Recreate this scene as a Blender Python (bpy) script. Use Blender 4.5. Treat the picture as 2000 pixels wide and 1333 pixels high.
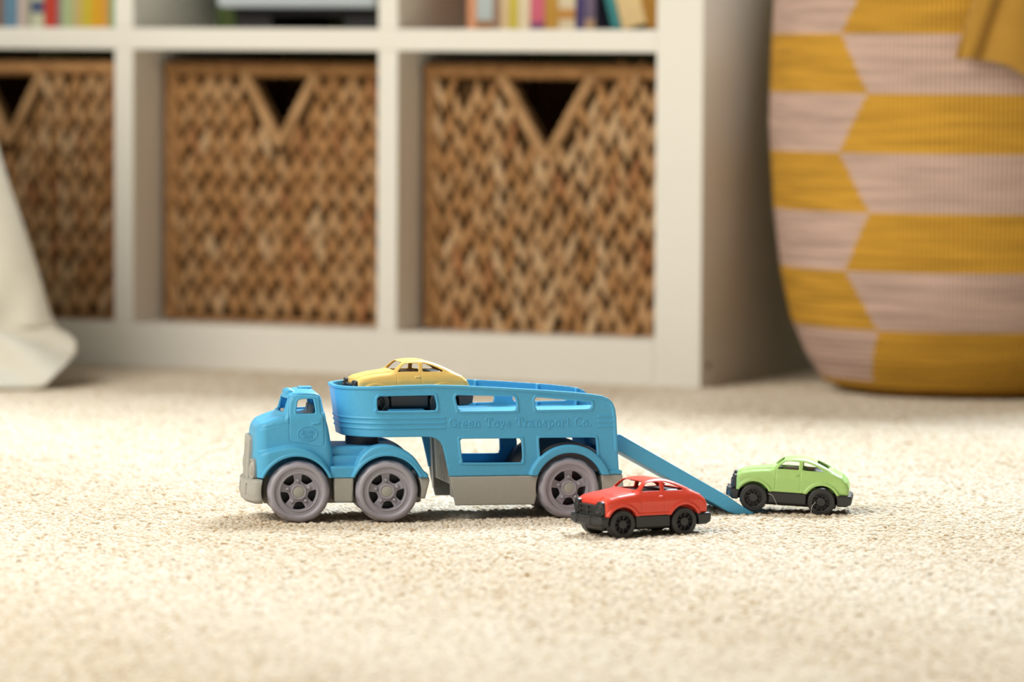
import bpy, bmesh, math, random
import numpy as np
from mathutils import Matrix, Vector, Euler

# ------------------------------------------------------------------ clean
for o in list(bpy.data.objects):
    bpy.data.objects.remove(o, do_unlink=True)
scene = bpy.context.scene
col = scene.collection
R = math.radians
random.seed(4)

# ------------------------------------------------------------------ camera
FPX, PITCH, ROLL, CAMH = 8952.46, 0.0628089, -0.0061087, 0.3881087
cam_d = bpy.data.cameras.new('camera')
cam = bpy.data.objects.new('camera', cam_d)
col.objects.link(cam)
cam_d.sensor_width = 36.0
cam_d.lens = FPX / 2000.0 * 36.0
cam_d.clip_start = 0.05
cam_d.clip_end = 60
_c, _s = math.cos(PITCH), math.sin(PITCH)
_fw = Vector((0, _c, -_s)); _up = Vector((0, _s, _c)); _rt = Vector((1, 0, 0))
_cr, _sr = math.cos(ROLL), math.sin(ROLL)
_r2 = _rt * _cr - _up * _sr
_u2 = _rt * _sr + _up * _cr
cam.matrix_world = Matrix(((_r2.x, _u2.x, -_fw.x, 0), (_r2.y, _u2.y, -_fw.y, 0),
                           (_r2.z, _u2.z, -_fw.z, CAMH), (0, 0, 0, 1)))
cam_d.dof.use_dof = True
cam_d.dof.focus_distance = 3.80
cam_d.dof.aperture_fstop = 5.6
scene.camera = cam

# ------------------------------------------------------------------ view, world, lights
scene.view_settings.view_transform = 'Standard'
scene.view_settings.look = 'None'
scene.view_settings.gamma = 1.0
scene.view_settings.use_curve_mapping = False
scene.view_settings.exposure = 0.06

world = bpy.data.worlds.new('room_light')
scene.world = world
world.use_nodes = True
bg = world.node_tree.nodes['Background']
bg.inputs[0].default_value = (1.0, 0.88, 0.70, 1)
bg.inputs[1].default_value = 0.11


def area(name, loc, target, sx, sy, power, colour):
    d = bpy.data.lights.new(name, 'AREA')
    d.shape = 'RECTANGLE'
    d.size, d.size_y = sx, sy
    d.energy = power
    d.color = colour
    o = bpy.data.objects.new(name, d)
    col.objects.link(o)
    o.location = loc
    o.rotation_euler = (Vector(target) - Vector(loc)).to_track_quat('-Z', 'Y').to_euler()
    return o


area('window_light_back', (1.9, 7.35, 4.6), (0.0, 3.6, 0), 2.2, 1.9, 800, (0.81, 0.925, 1.0))
area('window_light_left', (-2.2, 2.7, 2.1), (-0.1, 5.0, 0.15), 3.0, 2.0, 116, (1.0, 0.94, 0.83))

# ------------------------------------------------------------------ materials
def mat(name, rgb, rough=0.5, spec=0.5, noise=0.0, nscale=40.0, bump=0.0, bscale=200.0, rgb2=None, sheen=0.0, sss=0.0):
    m = bpy.data.materials.new(name)
    m.use_nodes = True
    nt = m.node_tree
    b = nt.nodes['Principled BSDF']
    b.inputs['Base Color'].default_value = (*rgb, 1)
    b.inputs['Roughness'].default_value = rough
    b.inputs['Specular IOR Level'].default_value = spec
    if sheen:
        b.inputs['Sheen Weight'].default_value = sheen
    if sss:
        b.inputs['Subsurface Weight'].default_value = sss
        b.inputs['Subsurface Radius'].default_value = (0.004, 0.004, 0.004)
        b.inputs['Subsurface Scale'].default_value = 1.0
    tc = nt.nodes.new('ShaderNodeTexCoord')
    if noise or rgb2:
        n = nt.nodes.new('ShaderNodeTexNoise')
        n.inputs['Scale'].default_value = nscale
        n.inputs['Detail'].default_value = 4
        nt.links.new(tc.outputs['Object'], n.inputs['Vector'])
        r = nt.nodes.new('ShaderNodeValToRGB')
        a = rgb
        c2 = rgb2 if rgb2 else tuple(min(1, x * (1 + noise)) for x in rgb)
        a = rgb if rgb2 else tuple(x * (1 - noise) for x in rgb)
        r.color_ramp.elements[0].position = 0.3
        r.color_ramp.elements[1].position = 0.7
        r.color_ramp.elements[0].color = (*a, 1)
        r.color_ramp.elements[1].color = (*c2, 1)
        nt.links.new(n.outputs['Fac'], r.inputs['Fac'])
        nt.links.new(r.outputs['Color'], b.inputs['Base Color'])
    if bump:
        n2 = nt.nodes.new('ShaderNodeTexNoise')
        n2.inputs['Scale'].default_value = bscale
        n2.inputs['Detail'].default_value = 3
        nt.links.new(tc.outputs['Object'], n2.inputs['Vector'])
        bp = nt.nodes.new('ShaderNodeBump')
        bp.inputs['Strength'].default_value = bump
        bp.inputs['Distance'].default_value = 0.001
        nt.links.new(n2.outputs['Fac'], bp.inputs['Height'])
        nt.links.new(bp.outputs['Normal'], b.inputs['Normal'])
    return m


M = {}
M['blue'] = mat('blue_plastic', (0.090, 0.415, 0.690), 0.42, 0.32, noise=0.03, nscale=300, bump=0.05, bscale=1500)
M['grey'] = mat('warm_grey_plastic', (0.41, 0.40, 0.365), 0.45, 0.45, noise=0.03, nscale=300, bump=0.05, bscale=1500)
M['tyre'] = mat('lilac_grey_plastic', (0.370, 0.350, 0.405), 0.40, 0.5, noise=0.03, nscale=300)
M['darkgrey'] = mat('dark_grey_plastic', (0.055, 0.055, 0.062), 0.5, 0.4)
M['black'] = mat('charcoal_plastic', (0.030, 0.029, 0.029), 0.42, 0.5, bump=0.05, bscale=1500)
M['red'] = mat('red_plastic', (0.800, 0.075, 0.040), 0.36, 0.5, noise=0.02, nscale=300)
M['green'] = mat('green_plastic', (0.410, 0.640, 0.200), 0.38, 0.5, noise=0.02, nscale=300)
M['yellow'] = mat('yellow_plastic', (0.930, 0.610, 0.180), 0.38, 0.5, noise=0.02, nscale=300)
M['shelf'] = mat('ivory_paint', (0.850, 0.830, 0.770), 0.5, 0.35, noise=0.015, nscale=6)
M['wall'] = mat('olive_wall_paint', (0.33, 0.34, 0.20), 0.9, 0.2, bump=0.1, bscale=300)
M['wood'] = mat('floor_wood', (0.30, 0.19, 0.10), 0.5, 0.3, noise=0.2, nscale=8)

# ------------------------------------------------------------------ helpers: objects
def tag(o, label=None, cat=None, group=None, kind=None):
    if label: o['label'] = label
    if cat: o['category'] = cat
    if group: o['group'] = group
    if kind: o['kind'] = kind
    return o


def empty(name, loc=(0, 0, 0), rz=0.0):
    o = bpy.data.objects.new(name, None)
    o.empty_display_size = 0.02
    col.objects.link(o)
    o.location = loc
    o.rotation_euler = (0, 0, rz)
    return o


def obj(name, me, m, parent=None):
    o = bpy.data.objects.new(name, me)
    col.objects.link(o)
    if m is not None and not me.materials:
        me.materials.append(m)
    if parent:
        o.parent = parent
    return o


def mesh_from(name, verts, faces, smooth=False):
    me = bpy.data.meshes.new(name)
    me.from_pydata([tuple(v) for v in verts], [], [tuple(f) for f in faces])
    me.update()
    if smooth:
        me.polygons.foreach_set('use_smooth', [True] * len(me.polygons))
    return me


def box_mesh(name, x0, x1, y0, y1, z0, z1, bev=0.0, seg=2):
    bm = bmesh.new()
    bmesh.ops.create_cube(bm, size=1.0)
    for v in bm.verts:
        v.co = Vector((x0 + (v.co.x + .5) * (x1 - x0), y0 + (v.co.y + .5) * (y1 - y0), z0 + (v.co.z + .5) * (z1 - z0)))
    if bev:
        bmesh.ops.bevel(bm, geom=list(bm.edges), offset=bev, segments=seg, affect='EDGES', profile=0.5)
    me = bpy.data.meshes.new(name)
    bm.to_mesh(me); bm.free()
    return me


def curve_mesh(name, polylines, bevel, cyclic=(), res=2):
    """tubes along 3D polylines, as a mesh"""
    cu = bpy.data.curves.new(name, 'CURVE')
    cu.dimensions = '3D'
    cu.bevel_depth = bevel
    cu.bevel_resolution = res
    cu.use_fill_caps = True
    for i, pl in enumerate(polylines):
        sp = cu.splines.new('POLY')
        sp.points.add(len(pl) - 1)
        for p, q in zip(sp.points, pl):
            p.co = (*q, 1)
        sp.use_cyclic_u = i in cyclic
    t = bpy.data.objects.new('tmp', cu)
    col.objects.link(t)
    dg = bpy.context.evaluated_depsgraph_get()
    me = bpy.data.meshes.new_from_object(t.evaluated_get(dg))
    me.name = name
    bpy.data.objects.remove(t, do_unlink=True)
    me.polygons.foreach_set('use_smooth', [True] * len(me.polygons))
    return me


def plate_mesh(name, loops, extrude, bevel=0.0):
    """flat outline with holes (xy), extruded +-z"""
    cu = bpy.data.curves.new(name, 'CURVE')
    cu.dimensions = '2D'
    cu.fill_mode = 'BOTH'
    cu.extrude = extrude
    cu.bevel_depth = bevel
    for pl in loops:
        sp = cu.splines.new('POLY')
        sp.points.add(len(pl) - 1)
        for p, q in zip(sp.points, pl):
            p.co = (q[0], q[1], 0, 1)
        sp.use_cyclic_u = True
    t = bpy.data.objects.new('tmp', cu)
    col.objects.link(t)
    dg = bpy.context.evaluated_depsgraph_get()
    me = bpy.data.meshes.new_from_object(t.evaluated_get(dg))
    me.name = name
    bpy.data.objects.remove(t, do_unlink=True)
    return me


# ------------------------------------------------------------------ helpers: moulded shapes from distance fields (millimetres)
F32 = np.float32


def poly(X, Z, pts):
    """signed distance to a closed polygon"""
    P = np.asarray(pts, F32)
    X, Z = np.broadcast_arrays(X, Z)
    d = np.full(X.shape, 1e12, F32)
    ins = np.zeros(X.shape, bool)
    n = len(P)
    for i in range(n):
        a = P[i]; b = P[(i + 1) % n]
        ex, ez = b - a
        wx = X - a[0]; wz = Z - a[1]
        t = np.clip((wx * ex + wz * ez) / max(1e-9, float(ex * ex + ez * ez)), 0, 1)
        dx = wx - ex * t; dz = wz - ez * t
        np.minimum(d, dx * dx + dz * dz, out=d)
        c1 = (a[1] <= Z) != (b[1] <= Z)
        if ez != 0:
            cross = X < (a[0] + (Z - a[1]) * (ex / ez))
            ins ^= (c1 & cross)
    d = np.sqrt(d)
    return np.where(ins, -d, d).astype(F32)


def spl(pts, n=6, closed=False):
    P = [np.array(p, float) for p in pts]
    m = len(P)
    out = []
    rng = range(m if closed else m - 1)
    for i in rng:
        p1, p2 = P[i], P[(i + 1) % m]
        p0 = P[i - 1] if (closed or i > 0) else p1 * 2 - p2
        p3 = P[(i + 2) % m] if (closed or i + 2 < m) else p2 * 2 - p1
        for k in range(n):
            t = k / n
            out.append(tuple(0.5 * ((2 * p1) + (p2 - p0) * t + (2 * p0 - 5 * p1 + 4 * p2 - p3) * t * t + (3 * p1 - p0 - 3 * p2 + p3) * t ** 3)))
    if not closed:
        out.append(tuple(P[-1]))
    return out


def smax(a, b, k):
    h = np.clip(0.5 - 0.5 * (b - a) / k, 0, 1)
    return b + (a - b) * h + k * h * (1 - h)


def smin(a, b, k):
    return -smax(-a, -b, k)


def mx(*a):
    r = a[0]
    for q in a[1:]:
        r = np.maximum(r, q)
    return r


def mn(*a):
    r = a[0]
    for q in a[1:]:
        r = np.minimum(r, q)
    return r


def rrect(X, Y, x0, x1, y0, y1, r):
    qx = np.abs(X - (x0 + x1) / 2) - ((x1 - x0) / 2 - r)
    qy = np.abs(Y - (y0 + y1) / 2) - ((y1 - y0) / 2 - r)
    return np.sqrt(np.maximum(qx, 0) ** 2 + np.maximum(qy, 0) ** 2) + np.minimum(np.maximum(qx, qy), 0) - r


def rbox(X, Y, Z, x0, x1, y0, y1, z0, z1, r):
    qx = np.abs(X - (x0 + x1) / 2) - ((x1 - x0) / 2 - r)
    qy = np.abs(Y - (y0 + y1) / 2) - ((y1 - y0) / 2 - r)
    qz = np.abs(Z - (z0 + z1) / 2) - ((z1 - z0) / 2 - r)
    return np.sqrt(np.maximum(qx, 0) ** 2 + np.maximum(qy, 0) ** 2 + np.maximum(qz, 0) ** 2) + np.minimum(mx(qx, qy, qz), 0) - r


def carve(d, s2, depth):
    return np.maximum(d, -np.maximum(s2, -d - depth))


def circ(X, Z, cx, cz, r):
    return np.sqrt((X - cx) ** 2 + (Z - cz) ** 2) - r


def sdf_mesh(name, fn, lo, hi, h):
    lo = np.array(lo, float); hi = np.array(hi, float)
    n = np.ceil((hi - lo) / h).astype(int) + 1
    ax = [(lo[i] + h * np.arange(n[i])).astype(F32) for i in range(3)]
    X = ax[0][:, None, None]; Y = ax[1][None, :, None]; Z = ax[2][None, None, :]
    v = np.array(np.broadcast_to(fn(X, Y, Z), n), dtype=F32)
    s = v < 0
    acc = np.zeros(n - 1, np.int8)
    for i in (0, 1):
        for j in (0, 1):
            for k in (0, 1):
                acc += s[i:n[0] - 1 + i, j:n[1] - 1 + j, k:n[2] - 1 + k]
    ci = np.argwhere((acc > 0) & (acc < 8))
    idx = -np.ones(n - 1, np.int32)
    idx[ci[:, 0], ci[:, 1], ci[:, 2]] = np.arange(len(ci))
    cnt = np.zeros(len(ci), F32); pos = np.zeros((len(ci), 3), F32)
    cs = [(i, j, k) for i in (0, 1) for j in (0, 1) for k in (0, 1)]
    for a in cs:
        for ax_i in range(3):
            if a[ax_i]:
                continue
            b = list(a); b[ax_i] = 1
            va = v[ci[:, 0] + a[0], ci[:, 1] + a[1], ci[:, 2] + a[2]]
            vb = v[ci[:, 0] + b[0], ci[:, 1] + b[1], ci[:, 2] + b[2]]
            cross = (va < 0) != (vb < 0)
            t = np.where(cross, va / np.where(va == vb, 1, va - vb), 0)
            p = np.empty((len(ci), 3), F32)
            for q in range(3):
                p[:, q] = a[q]
            p[:, ax_i] += t
            pos[cross] += p[cross]
            cnt += cross
    V = lo + h * (ci + pos / cnt[:, None])
    # one projection step on to the true surface
    vx = V.astype(F32)
    e = F32(h * 0.4)
    f0 = fn(vx[:, 0], vx[:, 1], vx[:, 2])
    g = np.stack([fn(vx[:, 0] + e * (q == 0), vx[:, 1] + e * (q == 1), vx[:, 2] + e * (q == 2)) - f0 for q in range(3)], 1) / e
    g2 = np.maximum((g * g).sum(1), 0.2)
    stp = g * (f0 / g2)[:, None]
    ln = np.maximum(np.linalg.norm(stp, axis=1), 1e-9)
    stp *= np.minimum(1, 0.45 * h / ln)[:, None]
    V = (V - stp) * 0.001
    quads = []
    for a in range(3):
        b, c = (a + 1) % 3, (a + 2) % 3
        sl0 = [slice(None)] * 3; sl1 = [slice(None)] * 3
        sl0[a] = slice(0, n[a] - 1); sl1[a] = slice(1, n[a])
        sl0[b] = sl1[b] = slice(1, n[b] - 1); sl0[c] = sl1[c] = slice(1, n[c] - 1)
        s0 = s[tuple(sl0)]; s1 = s[tuple(sl1)]
        e_i = np.argwhere(s0 != s1)
        flip = s1[e_i[:, 0], e_i[:, 1], e_i[:, 2]]
        base = e_i.copy(); base[:, b] += 1; base[:, c] += 1

        def cell(db, dc):
            q = base.copy(); q[:, b] += db; q[:, c] += dc
            return idx[q[:, 0], q[:, 1], q[:, 2]]
        q = np.stack([cell(-1, -1), cell(0, -1), cell(0, 0), cell(-1, 0)], 1)
        q[flip] = q[flip][:, ::-1]
        quads.append(q)
    Q = np.concatenate(quads)
    Q = Q[(Q >= 0).all(1)]
    me = bpy.data.meshes.new(name)
    me.vertices.add(len(V)); me.loops.add(4 * len(Q)); me.polygons.add(len(Q))
    me.vertices.foreach_set('co', V.astype(F32).ravel())
    me.loops.foreach_set('vertex_index', Q.astype(np.int32).ravel())
    me.polygons.foreach_set('loop_start', (np.arange(len(Q)) * 4).astype(np.int32))
    me.polygons.foreach_set('use_smooth', np.ones(len(Q), bool))
    me.update(calc_edges=True)
    me.validate()
    return me


# ================================================================== setting
AL = 0.4343                                    # the shelf wall is turned this much to the camera
SHX, SHY = 0.2190, 5.3059
SH_M = Matrix.Translation((SHX, SHY, 0)) @ Matrix.Rotation(-AL, 4, 'Z')

fl = obj('floor', box_mesh('floor', -3.2, 3.2, 1.0, 8.2, -0.06, -0.014), M['wood'])
tag(fl, kind='structure')
def wall_mesh():
    x0, x1, a0, a1, z0, z1 = -3.0, 2.6, -1.3, 1.75, 0.98, 3.45
    me = plate_mesh('wall_back', [[(x0, -.014), (x1, -.014), (x1, 3.6), (x0, 3.6)], [(a0, z0), (a1, z0), (a1, z1), (a0, z1)]], 0.04)
    me.transform(Matrix.Translation((0, .45, 0)) @ Matrix.Rotation(R(90), 4, 'X'))
    return me


wl = obj('wall_back', wall_mesh(), M['wall'])
wl.matrix_world = SH_M
tag(wl, kind='structure')
wf = obj('window_1', plate_mesh('window_1', [[(-1.3, .98), (1.75, .98), (1.75, 3.45), (-1.3, 3.45)], [(-1.25, 1.03), (1.70, 1.03), (1.70, 3.40), (-1.25, 3.40)]], 0.045), M['shelf'])
wf.data.transform(Matrix.Translation((0, .45, 0)) @ Matrix.Rotation(R(90), 4, 'X'))
wf.matrix_world = SH_M
tag(wf, kind='structure')

# ------------------------------------------------------------------ rug
def rug_material(name, dark):
    m = bpy.data.materials.new(name)
    m.use_nodes = True
    nt = m.node_tree
    b = nt.nodes['Principled BSDF']
    b.inputs['Roughness'].default_value = 0.9
    b.inputs['Specular IOR Level'].default_value = 0.15
    at = nt.nodes.new('ShaderNodeAttribute')
    at.attribute_type = 'INSTANCER'
    at.attribute_name = 'tint'
    r = nt.nodes.new('ShaderNodeValToRGB')
    e = r.color_ramp.elements
    e[0].position = 0.0; e[0].color = (0.40, 0.26, 0.13, 1)
    e[1].position = 1.0; e[1].color = (0.765, 0.70, 0.605, 1)
    x = r.color_ramp.elements.new(0.25); x.color = (0.59, 0.48, 0.34, 1)
    if dark:
        b.inputs['Base Color'].default_value = (0.52, 0.41, 0.28, 1)
    else:
        nt.links.new(at.outputs['Fac'], r.inputs['Fac'])
        nt.links.new(r.outputs['Color'], b.inputs['Base Color'])
    return m


M['rug'] = rug_material('cream_wool_loops', False)
M['rugbase'] = rug_material('tan_rug_backing', True)
_rp = [(-1.7, 1.3), (1.84, 1.3), (1.838, 4.996), (-1.609, 6.595)]
rug = obj('rug', mesh_from('rug', [(x, y, z) for z in (-0.0135, -0.003) for x, y in _rp],
          [(3, 2, 1, 0), (4, 5, 6, 7)] + [(k, (k + 1) % 4, (k + 1) % 4 + 4, k + 4) for k in range(4)]), M['rugbase'])
tag(rug, 'cream looped wool rug lying flat under the toys and the shelf', 'rug')

rs = np.random.RandomState(3)
ang = R(-57)
DX, DY = 0.0043, 0.0050
nn = 900
ii, jj = np.meshgrid(np.arange(-nn, nn), np.arange(-nn, nn), indexing='ij')
uu = (ii + 0.5 * (jj % 2)) * DX
vv = jj * DY
xx = uu * math.cos(ang) - vv * math.sin(ang)
yy = uu * math.sin(ang) + vv * math.cos(ang) + 4.0
keep = (yy > 2.2) & (yy < 6.1) & (np.abs(xx) < 0.115 * yy + 0.34) & ((xx - SHX) * math.sin(AL) + (yy - SHY) * math.cos(AL) < 0.39)
xx, yy = xx[keep], yy[keep]
npt = len(xx)
xx = xx + rs.normal(0, 0.0006, npt); yy = yy + rs.normal(0, 0.0006, npt)
zz = -0.0017 + rs.normal(0, 0.0004, npt) + 0.0006 * np.sin(xx * 37 + 2 * np.sin(yy * 21)) * np.sin(yy * 29 + 1.3)
pm = bpy.data.meshes.new('pile')
pm.vertices.add(npt)
pm.vertices.foreach_set('co', np.stack([xx, yy, zz], 1).astype(F32).ravel())
a = pm.attributes.new('rot', 'FLOAT_VECTOR', 'POINT')
rot = np.stack([rs.normal(0, .25, npt), rs.normal(0, .25, npt), ang + rs.normal(0.5, .35, npt)], 1).astype(F32)
a.data.foreach_set('vector', rot.ravel())
a = pm.attributes.new('scl', 'FLOAT_VECTOR', 'POINT')
sz = rs.uniform(.85, 1.2, npt)
scl = np.stack([0.0027 * sz * rs.uniform(.9, 1.15, npt), 0.0020 * sz, 0.0022 * sz * rs.uniform(.85, 1.15, npt)], 1).astype(F32)
a.data.foreach_set('vector', scl.ravel())
a = pm.attributes.new('tint', 'FLOAT', 'POINT')
tint = np.clip(rs.beta(3.0, 1.6, npt) + 0.1 * np.sin(xx * 11 + yy * 7), 0, 1).astype(F32)
a.data.foreach_set('value', tint)
pm.update()
pile = obj('pile', pm, M['rug'], rug)
tag(pile, 'cream wool loops', None, None, 'stuff')
ng = bpy.data.node_groups.new('loops', 'GeometryNodeTree')
ng.interface.new_socket('Geometry', in_out='INPUT', socket_type='NodeSocketGeometry')
ng.interface.new_socket('Geometry', in_out='OUTPUT', socket_type='NodeSocketGeometry')
N = ng.nodes
gi = N.new('NodeGroupInput'); go = N.new('NodeGroupOutput')
ico = N.new('GeometryNodeMeshIcoSphere'); ico.inputs['Radius'].default_value = 1.0; ico.inputs['Subdivisions'].default_value = 2
sm = N.new('GeometryNodeSetShadeSmooth')
sma = N.new('GeometryNodeSetMaterial'); sma.inputs['Material'].default_value = M['rug']
ip = N.new('GeometryNodeInstanceOnPoints')
n1 = N.new('GeometryNodeInputNamedAttribute'); n1.data_type = 'FLOAT_VECTOR'; n1.inputs['Name'].default_value = 'rot'
n2 = N.new('GeometryNodeInputNamedAttribute'); n2.data_type = 'FLOAT_VECTOR'; n2.inputs['Name'].default_value = 'scl'
e2r = N.new('FunctionNodeEulerToRotation')
L = ng.links
L.new(gi.outputs[0], ip.inputs['Points'])
L.new(ico.outputs['Mesh'], sm.inputs['Geometry'])
L.new(sm.outputs['Geometry'], sma.inputs['Geometry'])
L.new(sma.outputs['Geometry'], ip.inputs['Instance'])
L.new(n1.outputs['Attribute'], e2r.inputs[0])
L.new(e2r.outputs[0], ip.inputs['Rotation'])
L.new(n2.outputs['Attribute'], ip.inputs['Scale'])
L.new(ip.outputs['Instances'], go.inputs[0])
md = pile.modifiers.new('loops', 'NODES')
md.node_group = ng

M['fibre'] = mat('white_fibre', (0.85, 0.82, 0.75), 0.7, 0.2)
for (fx, fy, pts) in ((0.250, 3.838, [(0, 0, .001), (.002, .001, .006), (.003, 0, .012), (.006, 0, .016)]),
                      (0.2165, 3.850, [(0, 0, .022), (.004, 0, .020), (.007, -.001, .014), (.009, -.002, .010)]),
                      (0.066, 3.780, [(0, 0, .001), (.004, 0, .008), (.010, .001, .012)])):
    obj('fibre', curve_mesh('fibre', [[(fx + a, fy + b, c - .0035) for a, b, c in spl(pts, 5)]], .00013, res=1), M['fibre'], rug)

# ================================================================== shelf
CW, DV, FR, BT, DEP = 0.335, 0.0266, 0.0591, 0.0545, 0.39
shelf = empty('cube_shelf')
shelf.matrix_world = SH_M
tag(shelf, 'ivory painted cube shelf unit with open compartments standing on the rug', 'shelf')
NCOL, NROW = 4, 2
WID = 2 * FR + NCOL * CW + (NCOL - 1) * DV
HGT = BT + NROW * CW + (NROW - 1) * DV + FR


def part(name, x0, x1, y0, y1, z0, z1, m, parent, bev=0.0015):
    return obj(name, box_mesh(name, x0, x1, y0, y1, z0, z1, bev), m, parent)


part('side_panel', -FR, 0, 0, DEP, 0, HGT, M['shelf'], shelf)
part('side_panel', -WID, -WID + FR, 0, DEP, 0, HGT, M['shelf'], shelf)
part('bottom_panel', -WID + FR, -FR, 0.0003, DEP, 0, BT, M['shelf'], shelf)
part('top_panel', -WID + FR, -FR, 0.0003, DEP, HGT - FR, HGT, M['shelf'], shelf)
part('shelf_board', -WID + FR, -FR, 0.0006, DEP, BT + CW, BT + CW + DV, M['shelf'], shelf)
CELL = []
for c in range(NCOL):
    x1 = -FR - c * (CW + DV)
    CELL.append((x1 - CW, x1))
    if c < NCOL - 1:
        part('divider', x1 - CW - DV, x1 - CW, 0.0009, DEP, BT, BT + CW, M['shelf'], shelf)
        part('divider', x1 - CW - DV, x1 - CW, 0.0009, DEP, BT + CW + DV, HGT - FR, M['shelf'], shelf)
M['screw'] = mat('dark_screw', (0.12, 0.10, 0.08), 0.5)
bm = bmesh.new()
bmesh.ops.create_cone(bm, cap_ends=True, segments=16, radius1=0.004, radius2=0.0035, depth=0.002, matrix=Matrix.Translation((0.0005, 0.022, 0.026)) @ Matrix.Rotation(R(90), 4, 'Y'))
me = bpy.data.meshes.new('screw_cap'); bm.to_mesh(me); bm.free()
obj('screw_cap', me, M['screw'], shelf)

# ------------------------------------------------------------------ woven baskets
def weave_mat(name, a, b):
    return mat(name, a, 0.7, 0.25, rgb2=b, nscale=60, bump=0.5, bscale=260)


STRAW = [weave_mat('straw_brown', (0.29, 0.14, 0.052), (0.50, 0.27, 0.11)),
         weave_mat('straw_tan', (0.36, 0.20, 0.085), (0.56, 0.34, 0.17)),
         weave_mat('straw_pale', (0.42, 0.27, 0.14), (0.66, 0.45, 0.26)),
         weave_mat('straw_red', (0.27, 0.11, 0.042), (0.44, 0.21, 0.088))]
M['gapshade'] = mat('weave_gap_shade', (0.085, 0.045, 0.018), 0.9, 0.1, noise=0.3, nscale=50)  # shade in the weave gaps, put into a dark colour


def stitch_mesh(ln, w, th):
    """a flattened leaf-like stalk: tapered, bowed outwards (-y)"""
    vs, fs = [], []
    rings = [(-.5, .35, .5), (-.28, .85, -.15), (0, 1.0, -.45), (.28, .85, -.15), (.5, .35, .5)]
    ns = 6
    for (t, s, bow) in rings:
        for k in range(ns):
            a_ = 2 * math.pi * k / ns
            vs.append((math.cos(a_) * w / 2 * s, bow * th + math.sin(a_) * th / 2 * (0.5 + .5 * s), t * ln))
    for r_ in range(len(rings) - 1):
        for k in range(ns):
            fs.append((r_ * ns + k, r_ * ns + (k + 1) % ns, (r_ + 1) * ns + (k + 1) % ns, (r_ + 1) * ns + k))
    fs.append(tuple(range(ns - 1, -1, -1)))
    fs.append(tuple((len(rings) - 1) * ns + k for k in range(ns)))
    return mesh_from('stitch', vs, fs, True)


def rope_mesh(name, pts, r, turns_per_m=70, seg=9):
    """twisted border rope along a polyline in the x-z plane"""
    P = [Vector(p) for p in pts]
    L_ = sum((P[i + 1] - P[i]).length for i in range(len(P) - 1))
    n = max(8, int(L_ / 0.004))
    vs, fs = [], []
    acc = 0
    samp = []
    for i in range(len(P) - 1):
        l = (P[i + 1] - P[i]).length
        k = max(2, int(n * l / L_))
        for q in range(k + (i == len(P) - 2)):
            samp.append((P[i].lerp(P[i + 1], q / k), (P[i + 1] - P[i]).normalized(), acc + l * q / k))
        acc += l
    for p, t, s in samp:
        u = Vector((0, 1, 0)); v = t.cross(u)
        for k in range(seg):
            a_ = 2 * math.pi * k / seg
            rr = r * (1 + .16 * math.cos(2 * a_ + s * turns_per_m * 2 * math.pi))
            vs.append(p + u * math.cos(a_) * rr + v * math.sin(a_) * rr)
    for i in range(len(samp) - 1):
        for k in range(seg):
            fs.append((i * seg + k, i * seg + (k + 1) % seg, (i + 1) * seg + (k + 1) % seg, (i + 1) * seg + k))
    fs.append(tuple(range(seg))); fs.append(tuple((len(samp) - 1) * seg + k for k in range(seg - 1, -1, -1)))
    return mesh_from(name, vs, fs, True)


STITCH = [stitch_mesh(0.046, 0.0135, 0.0085), stitch_mesh(0.042, 0.0120, 0.0080), stitch_mesh(0.050, 0.0145, 0.0090)]
for q, me in enumerate(STITCH):
    me.materials.append(STRAW[0])


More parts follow.
